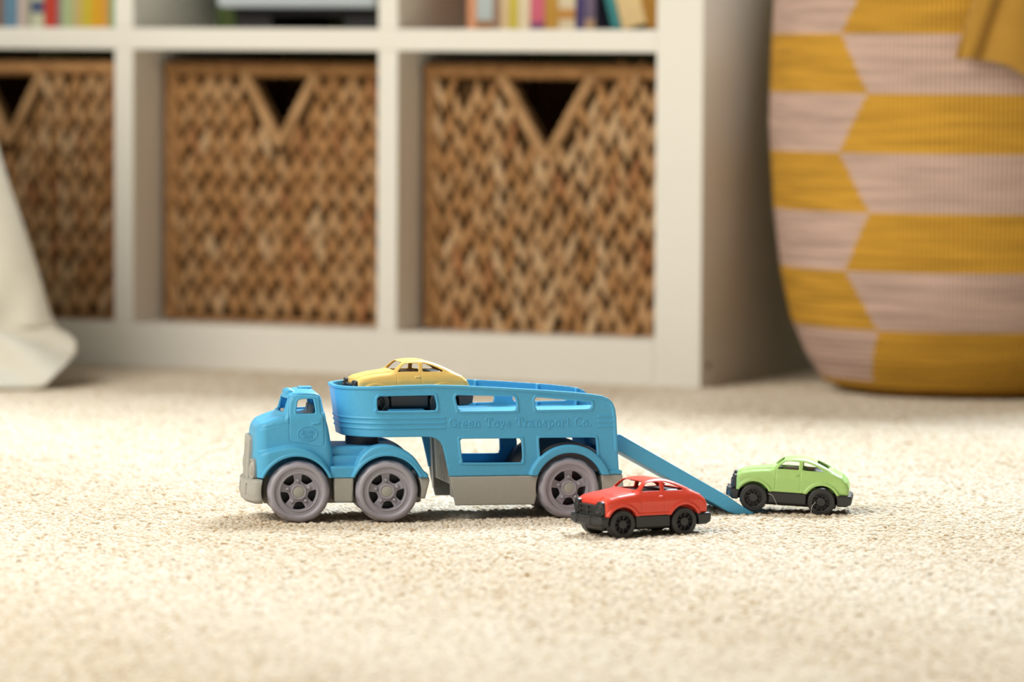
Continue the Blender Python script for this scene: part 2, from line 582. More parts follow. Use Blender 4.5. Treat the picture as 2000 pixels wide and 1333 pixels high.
def basket(cell, recess, turn, label, style, seed, tri, pale, dxc=0.0):
    rnd = random.Random(seed)
    bw, bd, bh = 0.320, 0.31, 0.321
    x0, x1 = CELL[cell]
    b = empty('storage_basket')
    b.matrix_world = SH_M @ Matrix.Translation(((x0 + x1) / 2 + dxc, recess, BT + 0.0005)) @ Matrix.Rotation(turn, 4, 'Z')
    tag(b, label, 'basket', 'woven storage baskets in the lower compartments')
    tw, thh, ttop = tri                          # handle opening: half width, height, its top edge
    hole = [(-tw, ttop), (tw, ttop), (0, ttop - thh)]
    # dark sheet painted as the shade behind the stitches, with the triangular grip opening
    me = plate_mesh('gap_shade_sheet', [[(-bw / 2, 0.004), (bw / 2, 0.004), (bw / 2, bh - .008), (-bw / 2, bh - .008)], hole], 0.002)
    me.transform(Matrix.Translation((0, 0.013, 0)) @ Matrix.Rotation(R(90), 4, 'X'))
    obj('gap_shade_sheet', me, M['gapshade'], b)
    for (a0, a1, c0, c1, nm) in ((-bw / 2, -bw / 2 + .006, .015, bd, 'side_wall'), (bw / 2 - .006, bw / 2, .015, bd, 'side_wall'), (-bw / 2 + .006, bw / 2 - .006, bd - .006, bd, 'back_wall')):
        obj(nm, box_mesh(nm, a0, a1, c0, c1, 0.004, bh - .008, .001), STRAW[0], b)
    obj('base', box_mesh('base', -bw / 2, bw / 2, .008, bd, 0, .006, .001), STRAW[0], b)
    # borders
    obj('rim', rope_mesh('rim', [(-bw / 2, .006, bh - .010), (bw / 2, .006, bh - .010)], .0095), STRAW[0], b)
    for s in (-1, 1):
        me = rope_mesh('side_rim', [(0, 0, bh - .010), (bd - .012, 0, bh - .010)], .008)
        o = obj('side_rim', me, STRAW[0], b); o.rotation_euler = (0, 0, R(90)); o.location = (s * (bw / 2 - .004), .006, 0)
        obj('corner_border', rope_mesh('corner_border', [(s * (bw / 2 - .005), .007, .004), (s * (bw / 2 - .005), .007, bh - .012)], .0085, 90), STRAW[0 if s < 0 else 3], b)
    # grip border
    ow, oh = tw + .016, thh + .030
    for s in (-1, 1):
        obj('grip_border', rope_mesh('grip_border', [(s * ow, .003, ttop + .008), (0, .003, ttop + .012 - oh)], .0078, 80), STRAW[1], b)
    # stitches
    ncol = 24 if style == 'zig' else 22
    cwid = (bw - .024) / ncol
    pit = 0.0325 if style == 'zig' else 0.0364
    nrow = 9
    for c in range(ncol):
        tone = rnd.random()
        for r_ in range(nrow + 1):
            cx = -bw / 2 + .012 + (c + .5) * cwid
            off = 0.5 * pit if (style == 'dia' and (c // 2) % 2) else 0.0
            cz = .012 + (r_ + .40) * pit - off + rnd.uniform(-.002, .002)
            if cz > bh - .022 or cz < .010:
                if not (style == 'dia' and .006 < cz < bh - .020):
                    continue
            # keep clear of the grip opening
            k = (cz + .014 - (ttop + .012 - oh)) / oh
            if k > 0 and abs(cx) < ow * k + .006:
                continue
            me = STITCH[rnd.randrange(3)]
            o = bpy.data.objects.new('stitch', me)
            col.objects.link(o); o.parent = b
            sl = (1 if c % 2 else -1) * R(17 if style == 'zig' else 19) + R(rnd.uniform(-4, 4))
            o.location = (cx + rnd.uniform(-.001, .001), .004 + rnd.uniform(-.001, .001), cz)
            o.rotation_euler = (0, sl, R(rnd.uniform(-15, 15)))
            sc = cwid / .0122
            o.scale = (sc * rnd.uniform(.74, .92), 1, pit / .0345 * rnd.uniform(1.02, 1.15))
            q = rnd.random() * .7 + tone * .3
            mi = 2 if q < pale else (1 if q < pale + .32 else (0 if q < .86 else 3))
            o.material_slots[0].link = 'OBJECT'
            o.material_slots[0].material = STRAW[mi]
    return b


basket(0, 0.060, 0.0, 'open woven straw basket with diamond gaps, nearest the end of the shelf', 'dia', 5, (.045, .076, .300), .28)
basket(1, 0.068, 0.0, 'zigzag woven straw basket in the middle, behind the yellow car', 'zig', 6, (.035, .064, .300), .15)
basket(2, 0.030, R(-3), 'zigzag woven straw basket partly hidden by the cream cloth', 'zig', 7, (.035, .064, .300), .25)

# ------------------------------------------------------------------ books
UF = BT + CW + DV                               # floor of the upper compartments
M['pages'] = mat('book_pages', (0.78, 0.72, 0.58), 0.8, 0.2)


def book(x, w, h, dep, y, rgb, label, lean=0.0, foot=None):
    b = empty('book')
    tag(b, label, 'book', 'books in the upper compartments')
    b.matrix_world = SH_M @ Matrix.Translation((x, y, UF + 0.0004 + abs(math.sin(lean)) * w / 2)) @ Matrix.Rotation(lean, 4, 'Y')
    m = mat('book_cover', rgb, 0.5, 0.4, noise=0.06, nscale=90)
    t = .0018
    hw = w / 2
    vs, fs = [], []

    def bx(a0, a1, b0, b1, c0, c1):
        i = len(vs)
        vs.extend([(p, q, r_) for p in (a0, a1) for q in (b0, b1) for r_ in (c0, c1)])
        fs.extend([(i, i + 1, i + 3, i + 2), (i + 4, i + 6, i + 7, i + 5), (i, i + 4, i + 5, i + 1), (i + 2, i + 3, i + 7, i + 6), (i, i + 2, i + 6, i + 4), (i + 1, i + 5, i + 7, i + 3)])
    bx(-hw, hw, 0, t, 0, h)
    bx(-hw, -hw + t, t, dep, 0, h)
    bx(hw - t, hw, t, dep, 0, h)
    obj('cover', mesh_from('cover', vs, fs), m, b)
    obj('pages', box_mesh('pages', -hw + t, hw - t, t, dep - .004, .003, h - .003), M['pages'], b)
    if foot:
        mm = mat('spine_band', foot[0], 0.5, 0.4)
        obj('spine_band', box_mesh('spine_band', -hw, hw, -.0006, 0, foot[1], foot[2]), mm, b)
    return b


def s2l(r, g, b):
    f = lambda c: (c / 255 / 12.92) if c / 255 <= .04045 else ((c / 255 + .055) / 1.055) ** 2.4
    return (f(r), f(g), f(b))


BK = [  # local x centre, width, height, colour, label, lean, band
    (-0.3320, 0.0114, 0.190, (215, 150, 110), 'orange and pink book, first upright spine at the left end of the right-hand row', 0, None),
    (-0.3150, 0.0214, 0.214, (180, 192, 195), 'pale blue-grey book, second from the left end of the right-hand row', 0, (s2l(150, 105, 60), 0, 0.01)),
    (-0.2990, 0.0094, 0.238, (150, 120, 100), 'brown book, between the pale blue and the tan spines', 0, None),
    (-0.2885, 0.0104, 0.202, (215, 190, 150), 'tan book, left of the thin yellow spine', 0, None),
    (-0.2770, 0.0114, 0.226, (200, 185, 60), 'thin yellow book, in the right-hand row', 0, None),
    (-0.2630, 0.0154, 0.190, (222, 208, 178), 'pale beige book, between the thin yellow and the pink spines', 0, None),
    (-0.2455, 0.0184, 0.214, (205, 95, 120), 'pink book, in the middle of the right-hand row', 0, (s2l(120, 60, 110), 0, 0.008)),
    (-0.2270, 0.0174, 0.238, (185, 138, 45), 'ochre book, right of the pink spine', 0, None),
    (-0.2070, 0.0214, 0.170, (215, 200, 170), 'cream and orange book, left of the dark violet spine', 0, (s2l(190, 135, 60), 0.012, 0.024)),
    (-0.1900, 0.0114, 0.110, (58, 45, 105), 'dark violet book, in the right-hand row', 0, None),
    (-0.1770, 0.0134, 0.075, (102, 88, 115), 'greyish purple book, beside the dark violet spine', 0, (s2l(170, 140, 110), 0, 0.012)),
    (-0.1420, 0.0115, 0.200, (38, 130, 135), 'teal leaning book in the right-hand row', R(-15), None),
    (-0.1195, 0.0310, 0.200, (218, 192, 140), 'thick cream leaning book right of the teal one', R(-15), None),
    (-0.0915, 0.0225, 0.200, (160, 112, 14), 'mustard leaning book, last at the right end of the row', R(-15), None),
    (-1.0010, 0.0294, 0.180, (120, 85, 55), 'brown book, cut by the left edge, upper left compartment', 0, None),
    (-0.9750, 0.0214, 0.250, (88, 125, 150), 'steel blue book, second spine in the upper left compartment', 0, None),
    (-0.9580, 0.0114, 0.236, (190, 172, 165), 'pale pinkish book, right of the steel blue spine', 0, None),
    (-0.9485, 0.0064, 0.222, (150, 150, 130), 'thin grey book, left of the dotted pale green spine', 0, None),
    (-0.9355, 0.0184, 0.208, (185, 190, 165), 'pale green with a dark blue dot book, in the upper left compartment', 0, (s2l(60,75,110), .018, .034)),
    (-0.9165, 0.0184, 0.194, (180, 50, 28), 'red book, in the upper left compartment', 0, None),
    (-0.9040, 0.0054, 0.180, (125, 115, 125), 'thin purple-grey book, right of the red spine', 0, None),
    (-0.8920, 0.0174, 0.250, (160, 175, 130), 'sage green book, right of the thin purple-grey spine', 0, None),
    (-0.8775, 0.0104, 0.236, (190, 165, 110), 'tan book, left of the olive yellow spine', 0, None),
    (-0.8650, 0.0134, 0.222, (190, 175, 45), 'olive yellow book, in the upper left compartment', 0, None),
    (-0.8495, 0.0164, 0.208, (208, 155, 12), 'golden yellow book, in the upper left compartment', 0, None),
    (-0.8365, 0.0084, 0.194, (205, 145, 70), 'orange book, right of the golden yellow spine', 0, None),
    (-0.8280, 0.0074, 0.180, (120, 160, 110), 'thin green book, last at the right end of the upper left row', 0, None),
]
for (bx_, bw_, bh_, rgb_, lb_, ln_, ft_) in BK:
    book(bx_, bw_, bh_, .19, .075, s2l(*rgb_), lb_, ln_, ft_)


# ------------------------------------------------------------------ device and green box in the middle upper compartment
M['device'] = mat('pale_grey_shell', (0.50, 0.56, 0.62), 0.35, 0.5, noise=0.02, nscale=20)
M['blackshell'] = mat('black_shell', (0.012, 0.011, 0.013), 0.45, 0.4)
M['darkgreen'] = mat('dark_green_board', (0.075, 0.115, 0.030), 0.6, 0.3, noise=0.08, nscale=30)
dv = empty('printer')
dv.matrix_world = SH_M @ Matrix.Translation((-.590, .10, UF + .0004))
tag(dv, 'pale grey box-shaped machine on a black base in the middle upper compartment', 'machine')
part('casing', -.105, .115, 0, .24, .0255, .15, M['device'], dv, .006)
part('lid', -.100, .110, .01, .23, .150, .162, M['device'], dv, .004)
part('base', -.098, .108, .03, .22, .016, .0255, M['blackshell'], dv, .003)
part('foot', -.094, -.045, .035, .20, 0, .016, M['blackshell'], dv, .002)
part('foot', .055, .105, .035, .20, 0, .016, M['blackshell'], dv, .002)
gb = empty('box_file')
gb.matrix_world = SH_M @ Matrix.Translation((-.716, .165, UF + .0004))
tag(gb, 'dark green box file standing deep in the middle upper compartment', 'box file')
part('case', -.014, .014, 0, .20, 0, .25, M['darkgreen'], gb, .002)
part('label_holder', -.008, .008, -.001, 0, .12, .17, M['pages'], gb, .0003)

# ------------------------------------------------------------------ big striped basket
def coil_material():
    m = bpy.data.materials.new('coiled_grass')
    m.use_nodes = True
    nt = m.node_tree
    b = nt.nodes['Principled BSDF']
    b.inputs['Roughness'].default_value = 0.75
    b.inputs['Specular IOR Level'].default_value = 0.2
    ca = nt.nodes.new('ShaderNodeAttribute'); ca.attribute_name = 'dye'
    tc = nt.nodes.new('ShaderNodeTexCoord')
    sx = nt.nodes.new('ShaderNodeSeparateXYZ')
    nt.links.new(tc.outputs['Object'], sx.inputs[0])
    at = nt.nodes.new('ShaderNodeMath'); at.operation = 'ARCTAN2'
    nt.links.new(sx.outputs['Y'], at.inputs[0]); nt.links.new(sx.outputs['X'], at.inputs[1])
    mu = nt.nodes.new('ShaderNodeMath'); mu.operation = 'MULTIPLY'; mu.inputs[1].default_value = 260
    nt.links.new(at.outputs[0], mu.inputs[0])
    si = nt.nodes.new('ShaderNodeMath'); si.operation = 'SINE'
    nt.links.new(mu.outputs[0], si.inputs[0])
    # uneven dye along the coils
    mp = nt.nodes.new('ShaderNodeMapping'); mp.inputs['Scale'].default_value = (9, 9, 130)
    nt.links.new(tc.outputs['Object'], mp.inputs['Vector'])
    no = nt.nodes.new('ShaderNodeTexNoise'); no.inputs['Scale'].default_value = 1.0; no.inputs['Detail'].default_value = 3
    nt.links.new(mp.outputs[0], no.inputs['Vector'])
    hs = nt.nodes.new('ShaderNodeHueSaturation')
    mr = nt.nodes.new('ShaderNodeMapRange'); mr.inputs['From Min'].default_value = .25; mr.inputs['From Max'].default_value = .75
    mr.inputs['To Min'].default_value = .72; mr.inputs['To Max'].default_value = 1.22
    nt.links.new(no.outputs['Fac'], mr.inputs['Value'])
    nt.links.new(mr.outputs[0], hs.inputs['Value'])
    nt.links.new(ca.outputs['Color'], hs.inputs['Color'])
    mx_ = nt.nodes.new('ShaderNodeMix'); mx_.data_type = 'RGBA'; mx_.blend_type = 'MULTIPLY'
    mr2 = nt.nodes.new('ShaderNodeMapRange'); mr2.inputs['From Min'].default_value = .2; mr2.inputs['From Max'].default_value = -1
    mr2.inputs['To Min'].default_value = 0; mr2.inputs['To Max'].default_value = .5
    nt.links.new(si.outputs[0], mr2.inputs['Value'])
    nt.links.new(mr2.outputs[0], mx_.inputs['Factor'])
    nt.links.new(hs.outputs['Color'], mx_.inputs[6])
    mx_.inputs[7].default_value = (0.62, 0.36, 0.24, 1)
    nt.links.new(mx_.outputs[2], b.inputs['Base Color'])
    bp = nt.nodes.new('ShaderNodeBump'); bp.inputs['Strength'].default_value = .6; bp.inputs['Distance'].default_value = .001
    nt.links.new(si.outputs[0], bp.inputs['Height'])
    nt.links.new(bp.outputs['Normal'], b.inputs['Normal'])
    return m


M['coil'] = coil_material()
BCX, BCY = 0.520, 5.300
PROF = [(0.0, .128), (.004, .140), (.013, .160), (.043, .179), (.084, .197), (.138, .209), (.215, .2185), (.31, .2245), (.40, .2225), (.45, .220), (.50, .214), (.56, .205)]


def prof(z):
    for (z0, r0), (z1, r1) in zip(PROF, PROF[1:]):
        if z <= z1:
            return r0 + (r1 - r0) * (z - z0) / (z1 - z0)
    return PROF[-1][1]


NA = 240
COIL = 0.0072
pr = []
nz = int(.555 / COIL) * 4
for k in range(nz + 1):
    z = .0015 + k * COIL / 4
    pr.append((z, prof(z) - .0012 + .0016 * abs(math.sin(math.pi * k / 4))))
nout = len(pr)
for k in range(0, nz + 1, 4):
    z = .0015 + (nz - k) * COIL / 4
    pr.append((z, prof(z) - .010))
vs = []
for z, r_ in pr:
    for k in range(NA):
        a_ = 2 * math.pi * k / NA
        vs.append((r_ * math.sin(a_), -r_ * math.cos(a_), z))
fs, dye = [], []
YEL, PNK = (0.640, 0.360, 0.045, 1), (0.640, 0.475, 0.410, 1)
for i in range(len(pr) - 1):
    zc = (pr[i][0] + pr[i + 1][0]) / 2
    kb = (zc - .0117) / .0668
    tri_w = abs((kb % 2) - 1)                     # 1 at even band edges, 0 at odd ones
    for k in range(NA):
        fs.append((i * NA + k, i * NA + (k + 1) % NA, (i + 1) * NA + (k + 1) % NA, (i + 1) * NA + k))
        ad = math.degrees(2 * math.pi * (k + .5) / NA)
        bnd = ad + 39 - 5 + 10 * tri_w
        zone = int(math.floor(bnd / 90)) % 2      # 0: facing the camera, 1: to its left
        yel = (int(math.floor(kb)) % 2 == 0) if zone == 0 else (int(math.floor(kb)) % 2 == 1)
        if kb < .12 or i >= nout:
            yel = True
        dye.append(YEL if yel else PNK)
fs.append(tuple(range(NA - 1, -1, -1))); dye.append(YEL)
fs.append(tuple((len(pr) - 1) * NA + k for k in range(NA))); dye.append(YEL)
me = mesh_from('striped_basket', vs, fs, True)
at_ = me.attributes.new('dye', 'FLOAT_COLOR', 'FACE')
at_.data.foreach_set('color', np.array(dye, F32).ravel())
sb = empty('floor_basket', (BCX, BCY, 0))
tag(sb, 'big round coiled basket with mustard and pale pink bands on the rug', 'basket')
obj('body', me, M['coil'], sb)
M['rimrope'] = mat('rim_rope', (0.55, 0.30, 0.04), 0.8, 0.2, noise=0.15, nscale=60)
rp = [(.205 * math.cos(2 * math.pi * k / 96), .205 * math.sin(2 * math.pi * k / 96), .556) for k in range(96)]
obj('rim', curve_mesh('rim', [rp], .008, cyclic=(0,), res=3), M['rimrope'], sb)

# ------------------------------------------------------------------ mustard blanket over the basket
M['mustard'] = mat('mustard_cloth', (0.42, 0.225, 0.035), 0.85, 0.15, noise=0.06, nscale=25, bump=0.25, bscale=700, sheen=0.3)


def bsurf(x):
    return BCY - math.sqrt(max(.226 ** 2 - (x - BCX) ** 2, .0004))


plan = spl([(.715, .006), (.64, .006), (.56, .007), (.520, .009), (.503, .012), (.4935, .018), (.4915, .026), (.496, .034), (.505, .038), (.512, .034), (.517, .028), (.524, .030), (.535, .040), (.555, .046), (.60, .046), (.66, .042), (.715, .036)], 4)
vs, fs = [], []
NZ = 22
for j in range(NZ + 1):
    v = j / NZ
    for i, (px_, off) in enumerate(plan):
        u = i / (len(plan) - 1)
        zb = .388 - max(0, px_ - .505) * .34 + .004 * math.sin(px_ * 60)
        z = zb + v * (.566 - zb)
        x = px_ + (z - .40) * .30
        y = bsurf(min(x, .735)) - off - .003 * math.sin(x * 40 + z * 25) - .010 * (1 - v) ** 4 * (u > .4) * -1
        if v > .86:                               # turns in over the rim
            w = (v - .86) / .14
            y += .050 * w * w
            z = zb + .86 * (.566 - zb) + (.566 - zb) * .14 * math.sin(w * math.pi / 2) + .012 * w
        vs.append((x, y, z))
n = len(plan)
for j in range(NZ):
    for i in range(n - 1):
        fs.append((j * n + i, j * n + i + 1, (j + 1) * n + i + 1, (j + 1) * n + i))
bl = obj('blanket', mesh_from('blanket', vs, fs, True), M['mustard'])
md = bl.modifiers.new('thickness', 'SOLIDIFY'); md.thickness = .004; md.offset = 0
md = bl.modifiers.new('round', 'SUBSURF'); md.levels = 1; md.render_levels = 1
tag(bl, 'folded mustard cloth hanging over the front of the striped basket', 'blanket')

# ------------------------------------------------------------------ cream cloth at the left
M['canvas'] = mat('cream_canvas', (0.70, 0.67, 0.58), 0.85, 0.15, noise=0.03, nscale=30, bump=0.3, bscale=600, sheen=0.2)
edge = spl([(.52, -.684), (.45, -.660), (.242, -.593), (.1975, -.577), (.1265, -.553), (.085, -.541), (.062, -.530)], 5)
rows = []                                          # (right-hand x, y, z, bulge)
for k, (z, xr) in enumerate(edge):
    rows.append((xr, 5.335 + .10 * (z - .06), z))
pud = spl([(-.530, 5.335, .062), (-.516, 5.315, .058), (-.505, 5.285, .052), (-.503, 5.262, .040), (-.512, 5.240, .026), (-.524, 5.218, .014), (-.535, 5.205, .004), (-.560, 5.225, .0015)], 4)[1:]
rows += [tuple(p) for p in pud]
vs, fs = [], []
NX = 60
for j, (xr, y, z) in enumerate(rows):
    for i in range(NX + 1):
        s_ = (i / NX) ** .7                        # 0 left, 1 right edge
        x = -1.15 + (xr + 1.15) * s_
        dx = xr - x
        low = max(0.0, min(1.0, (.30 - z) / .30))
        lump = (1 - math.exp(-dx * 28))
        yy_ = y - low * low * lump * (.012 * math.sin(x * 46 + z * 22) + .010 * math.sin(x * 83 - z * 40))
        if z < .0625 and j >= len(edge) - 1:
            swell = 1 + .55 * lump * (1 + .4 * math.sin(x * 38 + 1.0))
            yy_ = 5.335 - (5.335 - y) * (1 - .10 * lump) - .006 * math.sin(x * 61 + z * 120)
            z2 = z * (1 + .22 * lump * math.sin(x * 44 + y * 60))
        else:
            z2 = z
        yy_ += .018 * math.exp(-dx * 60) * (1 if z > .03 else .3)
        vs.append((x, yy_, max(z2, .0012)))
n = NX + 1
for j in range(len(rows) - 1):
    for i in range(NX):
        fs.append((j * n + i, j * n + i + 1, (j + 1) * n + i + 1, (j + 1) * n + i))
cl = obj('fabric_drape', mesh_from('fabric_drape', vs, fs, True), M['canvas'])
md = cl.modifiers.new('thickness', 'SOLIDIFY'); md.thickness = .003; md.offset = 0
md = cl.modifiers.new('round', 'SUBSURF'); md.levels = 1; md.render_levels = 1
tag(cl, 'cream cloth hanging at the left edge and bunching up on the rug', 'cloth')

# ================================================================== mini cars
CAR_LOW = [(-15.4, 17.6), (-15.9, 27.0), (-15.2, 30.0), (-10.9, 32.6), (-2.7, 34.4), (8.3, 35.7), (14.5, 36.3), (40, 36.6), (66, 35.8), (73.8, 33.4), (78.2, 29.2), (80.2, 24.3), (79.9, 17.6)]
CAR_TOP = spl([(x_, z_ - 2.1 * min(1, max(0, (z_ - 34) / 10))) for x_, z_ in [(12.5, 34), (15.5, 39), (19.1, 43.4), (23.8, 46.7), (32, 48.2), (41, 48.3), (48, 46.9), (56.5, 43.8), (65.9, 38.2), (73, 33)]], 5) + [(60, 28), (20, 28)]


def car_body(X, Y, Z):
    ay = np.abs(Y)
    hwl = 25.2 - 0.004 * np.maximum(0, 20 - X) ** 1.35 - 0.004 * np.maximum(0, X - 48) ** 1.5
    shoulder = np.maximum(0, Z - 29) * 0.28
    low = smax(poly(X, Z, CAR_LOW), ay - hwl + shoulder, 4.5)
    pt = poly(X, Z, CAR_TOP)
    hwt = 22.6 - (Z - 36) * 0.42 - 0.0035 * np.maximum(0, 24 - X) ** 2 - .0032 * np.maximum(0, X - 46) ** 1.9
    top = smax(pt, ay - hwt, 4.0)
    d = smin(low, top, 1.6)
    # bonnet crown between the wings
    br = mx(poly(X, Z, spl([(-15.6, 28), (-13.6, 31.6), (-4, 34.8), (8, 36.5), (15, 37.6)], 4) + [(15, 28), (-10, 26)]), ay - 11 - 0.18 * (X + 16))
    d = smin(d, br, 2.5)
    # wheel-arch lips
    for cx in (0, 57.3):
        r = circ(X, Z, cx, 11.6, 0)
        lip = mx(np.abs(r - 14.9) - 1.1, ay - 25.9, 20 - ay, 17.8 - Z)
        d = smin(d, lip, 1.6)
    # sill step
    d = smin(d, mx(np.abs(Z - 18.9) - .9, ay - 25.6, 14 - X, X - 44), 1.0)
    # hollow
    inner = mx(mn(top + 1.9, mx(low + 2.2, 9 - X, X - 74)), -1e3 + 0 * Z)
    d = mx(d, -inner)
    # arches
    for cx in (0, 57.3):
        d = mx(d, -mx(circ(X, Z, cx, 11.6, 13.9), 13 - ay))
    # side windows
    w1 = poly(X, Z, spl([(19.4, 37.1), (20.0, 38.4), (23.8, 42.4), (27.0, 43.7), (33, 43.9), (36.6, 43.4), (36.6, 40), (36.6, 37.4), (33, 37.2), (25, 37.2)], 3, True))
    w2 = poly(X, Z, spl([(40.3, 37.4), (40.2, 40), (40.4, 43.5), (43.4, 43.3), (48.8, 41.7), (53.6, 39.6), (57.8, 37.1), (52, 37), (45, 37)], 3, True))
    d = mx(d, -mx(mn(w1, w2), 10 - ay))
    # wind screen and rear window
    sw = 17.6 - (Z - 38) * .45
    d = mx(d, -mx(rrect(Y / sw * 16, Z, -17, 17, 37.9, 44.2, 1.8), X - 26))
    d = mx(d, -mx(rrect(Y / (sw - 1.5) * 13, Z, -13, 13, 37.6, 43.2, 1.8), 50 - X))
    # door seams and handle
    for sx in (17.8, 38.6):
        d = carve(d, mx(np.abs(X - sx) - .3, 19.5 - Z, Z - 36.4, 20 - ay), .2)
    d = smin(d, rbox(X, ay, Z, 33.2, 37.2, 23.6, 25.4, 32.2, 33.3, .5), .4)
    return mx(d, 17.6 - Z)


def car_chassis(X, Y, Z):
    ay = np.abs(Y)
    core = rbox(X, Y, Z, -12, 70, -14, 14, 5.4, 19, 2)
    sill = rbox(X, Y, Z, 12.6, 44.6, -24.6, 24.6, 7.8, 18.4, 1.5)
    bow = 0.0045 * ay ** 2
    fb = smax(smax(poly(X - bow, Z, [(-23.2, 18.2), (-23.2, 12), (-20.5, 9.6), (-9.6, 9.2), (-9.6, 18.4)]), ay - 25.4, 2), -mx(circ(X, Z, 0, 11.6, 13.4), 12 - ay), .8)
    rb = smax(smax(poly(X + .3 * bow, Z, [(67, 18.2), (67, 8.4), (79, 8.6), (83, 10.6), (83.8, 16.6), (82, 18.2)]), ay - 25.4, 2), -mx(circ(X, Z, 57.3, 11.6, 13.4), 12 - ay), .8)
    # overriders and plate on the front bumper
    ov = rbox(X - bow, ay, Z, -24.4, -20, 10.3, 12.3, 11, 18.6, .8)
    d = mn(core, sill, fb, rb, ov)
    d = carve(d, mx(np.abs(Z - 17.0) - .35, X + 17), .5)
    # axle stubs
    d = mn(d, mx(circ(X, Z, 0, 11.6, 3), ay - 18), mx(circ(X, Z, 57.3, 11.6, 3), ay - 18))
    return d


def car_grille(X, Y, Z):
    ay = np.abs(Y)
    bow = 0.0045 * ay ** 2
    Xb = X - bow
    plate = smax(smax(np.abs(Xb + 17.5) - 1.7, rrect(Y, Z, -14.5, 14.5, 17.5, 26.8, 1.2), .5), ay - 14.5, .5)
    hole = mx(mn(*[rrect(ay, Z, a0, a1, b0, b1, .5) for (a0, a1) in ((1.0, 12.8),) for (b0, b1) in ((18.9, 21.7), (22.7, 25.5))]), Xb + 17.6)
    d = mx(plate, -hole)
    return d


def car_lamp(X, Y, Z):
    ay = np.abs(Y)
    bow = 0.0045 * ay ** 2
    Xb = X - bow
    pod = smax(np.abs(Xb + 17.4) - 2.9, rrect(ay, Z, 14.2, 22.8, 17.5, 30.2, 3.6), 1.2)
    ring = mx(np.abs(circ(ay, Z, 18.4, 23.6, 3.3)) - .5, np.abs(Xb + 20.4) - .7)
    return mn(pod, ring)


def car_wheel(X, Y, Z):
    """axle along y, outside at -y"""
    r = np.sqrt(X * X + Z * Z)
    a = np.arctan2(Z, X)
    ty = smax(r - 11.6, np.abs(Y) - 4.6, 1.6)
    ty = mx(ty, -mx(r - 7.6, Y + 0.6))            # outer recess
    ty = smin(ty, mx(np.abs(r - 8.0) - .5, np.abs(Y + 4.3) - .5), .4)
    nsp = 9
    aa = (a + math.pi / nsp) % (2 * math.pi / nsp) - math.pi / nsp
    sp = mx(np.abs(r * np.sin(aa)) - .55, r - 7.8, np.abs(Y + 1.6) - 1.3)
    hub = smax(r - 3.7, np.abs(Y + 2.0) - 2.4, .6)
    return mn(ty, sp, hub)


def car_seat(X, Y, Z):
    return mn(rbox(X, Y, Z, 24, 40, -17, 17, 28, 36.4, 1.5), rbox(X, Y, Z, 42, 58, -16, 16, 28, 37.2, 2.5), rbox(X, Y, Z, 20, 23, -12, -5, 32, 38.4, 1.2))


CARM = {
    'body': sdf_mesh('car_body', car_body, (-20, -28, 16), (84, 28, 51), .5),
    'chassis': sdf_mesh('car_chassis', car_chassis, (-27, -28, 4), (86, 28, 20.5), .55),
    'grille': sdf_mesh('car_grille', car_grille, (-21, -17, 16.5), (-12, 17, 28.5), .4),
    'headlight': sdf_mesh('car_lamp', car_lamp, (-23, -25, 16.5), (-11, -8, 32), .45),
    'headlight2': sdf_mesh('car_lamp', car_lamp, (-23, 8, 16.5), (-11, 25, 32), .45),
    'wheel': sdf_mesh('car_wheel', car_wheel, (-13, -6.5, -13), (13, 6, 13), .4),
    'seats': sdf_mesh('car_seat', car_seat, (18, -19, 26.5), (60, 19, 40), .7),
}
for k_, me in CARM.items():
    me.materials.append(M['black'])


def mini_car(loc, yaw, tilt, m, label, roll=0.0):
    c = empty('toy_car')
    c.location = loc
    c.rotation_euler = Euler((roll, tilt, yaw), 'XYZ')
    tag(c, label, 'toy car', 'small toy cars')

    def pt(nm, key, mm, x=0, y=0, z=0, flip=False, parent=c):
        o = bpy.data.objects.new(nm, CARM[key])
        col.objects.link(o); o.parent = parent
        o.location = (x * .001, y * .001, z * .001)
        if flip:
            o.rotation_euler = (0, 0, math.pi)
        o.material_slots[0].link = 'OBJECT'
        o.material_slots[0].material = mm
        return o
    pt('body', 'body', m)
    ch = pt('chassis', 'chassis', M['black'])
    pt('grille', 'grille', M['black'], parent=ch)
    pt('headlight', 'headlight', M['black'], parent=ch)
    pt('headlight', 'headlight2', M['black'], parent=ch)
    pt('interior', 'seats', M['black'])
    for x in (0, 57.3):
        pt('wheel', 'wheel', M['black'], x, -20.9, 11.6)
        pt('wheel', 'wheel', M['black'], x, 20.9, 11.6, True)
    return c


def car_from_contact(px, py, pz, yaw, tilt, m, label, front=True):
    """near-side wheel contact point -> car origin (under the front axle, on the centre line)"""
    rot = Euler((0, tilt, yaw), 'XYZ').to_matrix()
    loc = Vector((px, py, pz)) - rot @ Vector((0 if front else .0573, -.0255, 0))
    return mini_car(loc, yaw, tilt, m, label)


car_from_contact(0.0901, 3.6583, -0.0006, R(28.5), 0, M['red'], 'red toy car parked on the rug beside the ramp')
car_from_contact(0.2611, 3.8521, -0.0006, R(-5), R(3.1), M['green'], 'light green toy car with its front wheels on the ramp', False)

# ================================================================== car carrier
YT, YR = R(8.0), R(12.3)
carrier = empty('toy_car_carrier', (-0.1806, 3.8044, 0), 0)
tag(carrier, 'blue and grey toy car carrier truck with two decks and a lowered ramp', 'toy truck')
T_M = Matrix.Translation((-0.1806, 3.8044, 0)) @ Matrix.Rotation(YT, 4, 'Z')
R_M = Matrix.Translation((0.0386, 3.8553, 0)) @ Matrix.Rotation(YR, 4, 'Z')
C_INV = Matrix.Translation((0.1806, -3.8044, 0))


def place(o, Mw):
    o.matrix_parent_inverse = Matrix.Identity(4)
    o.matrix_local = C_INV @ Mw
    return o


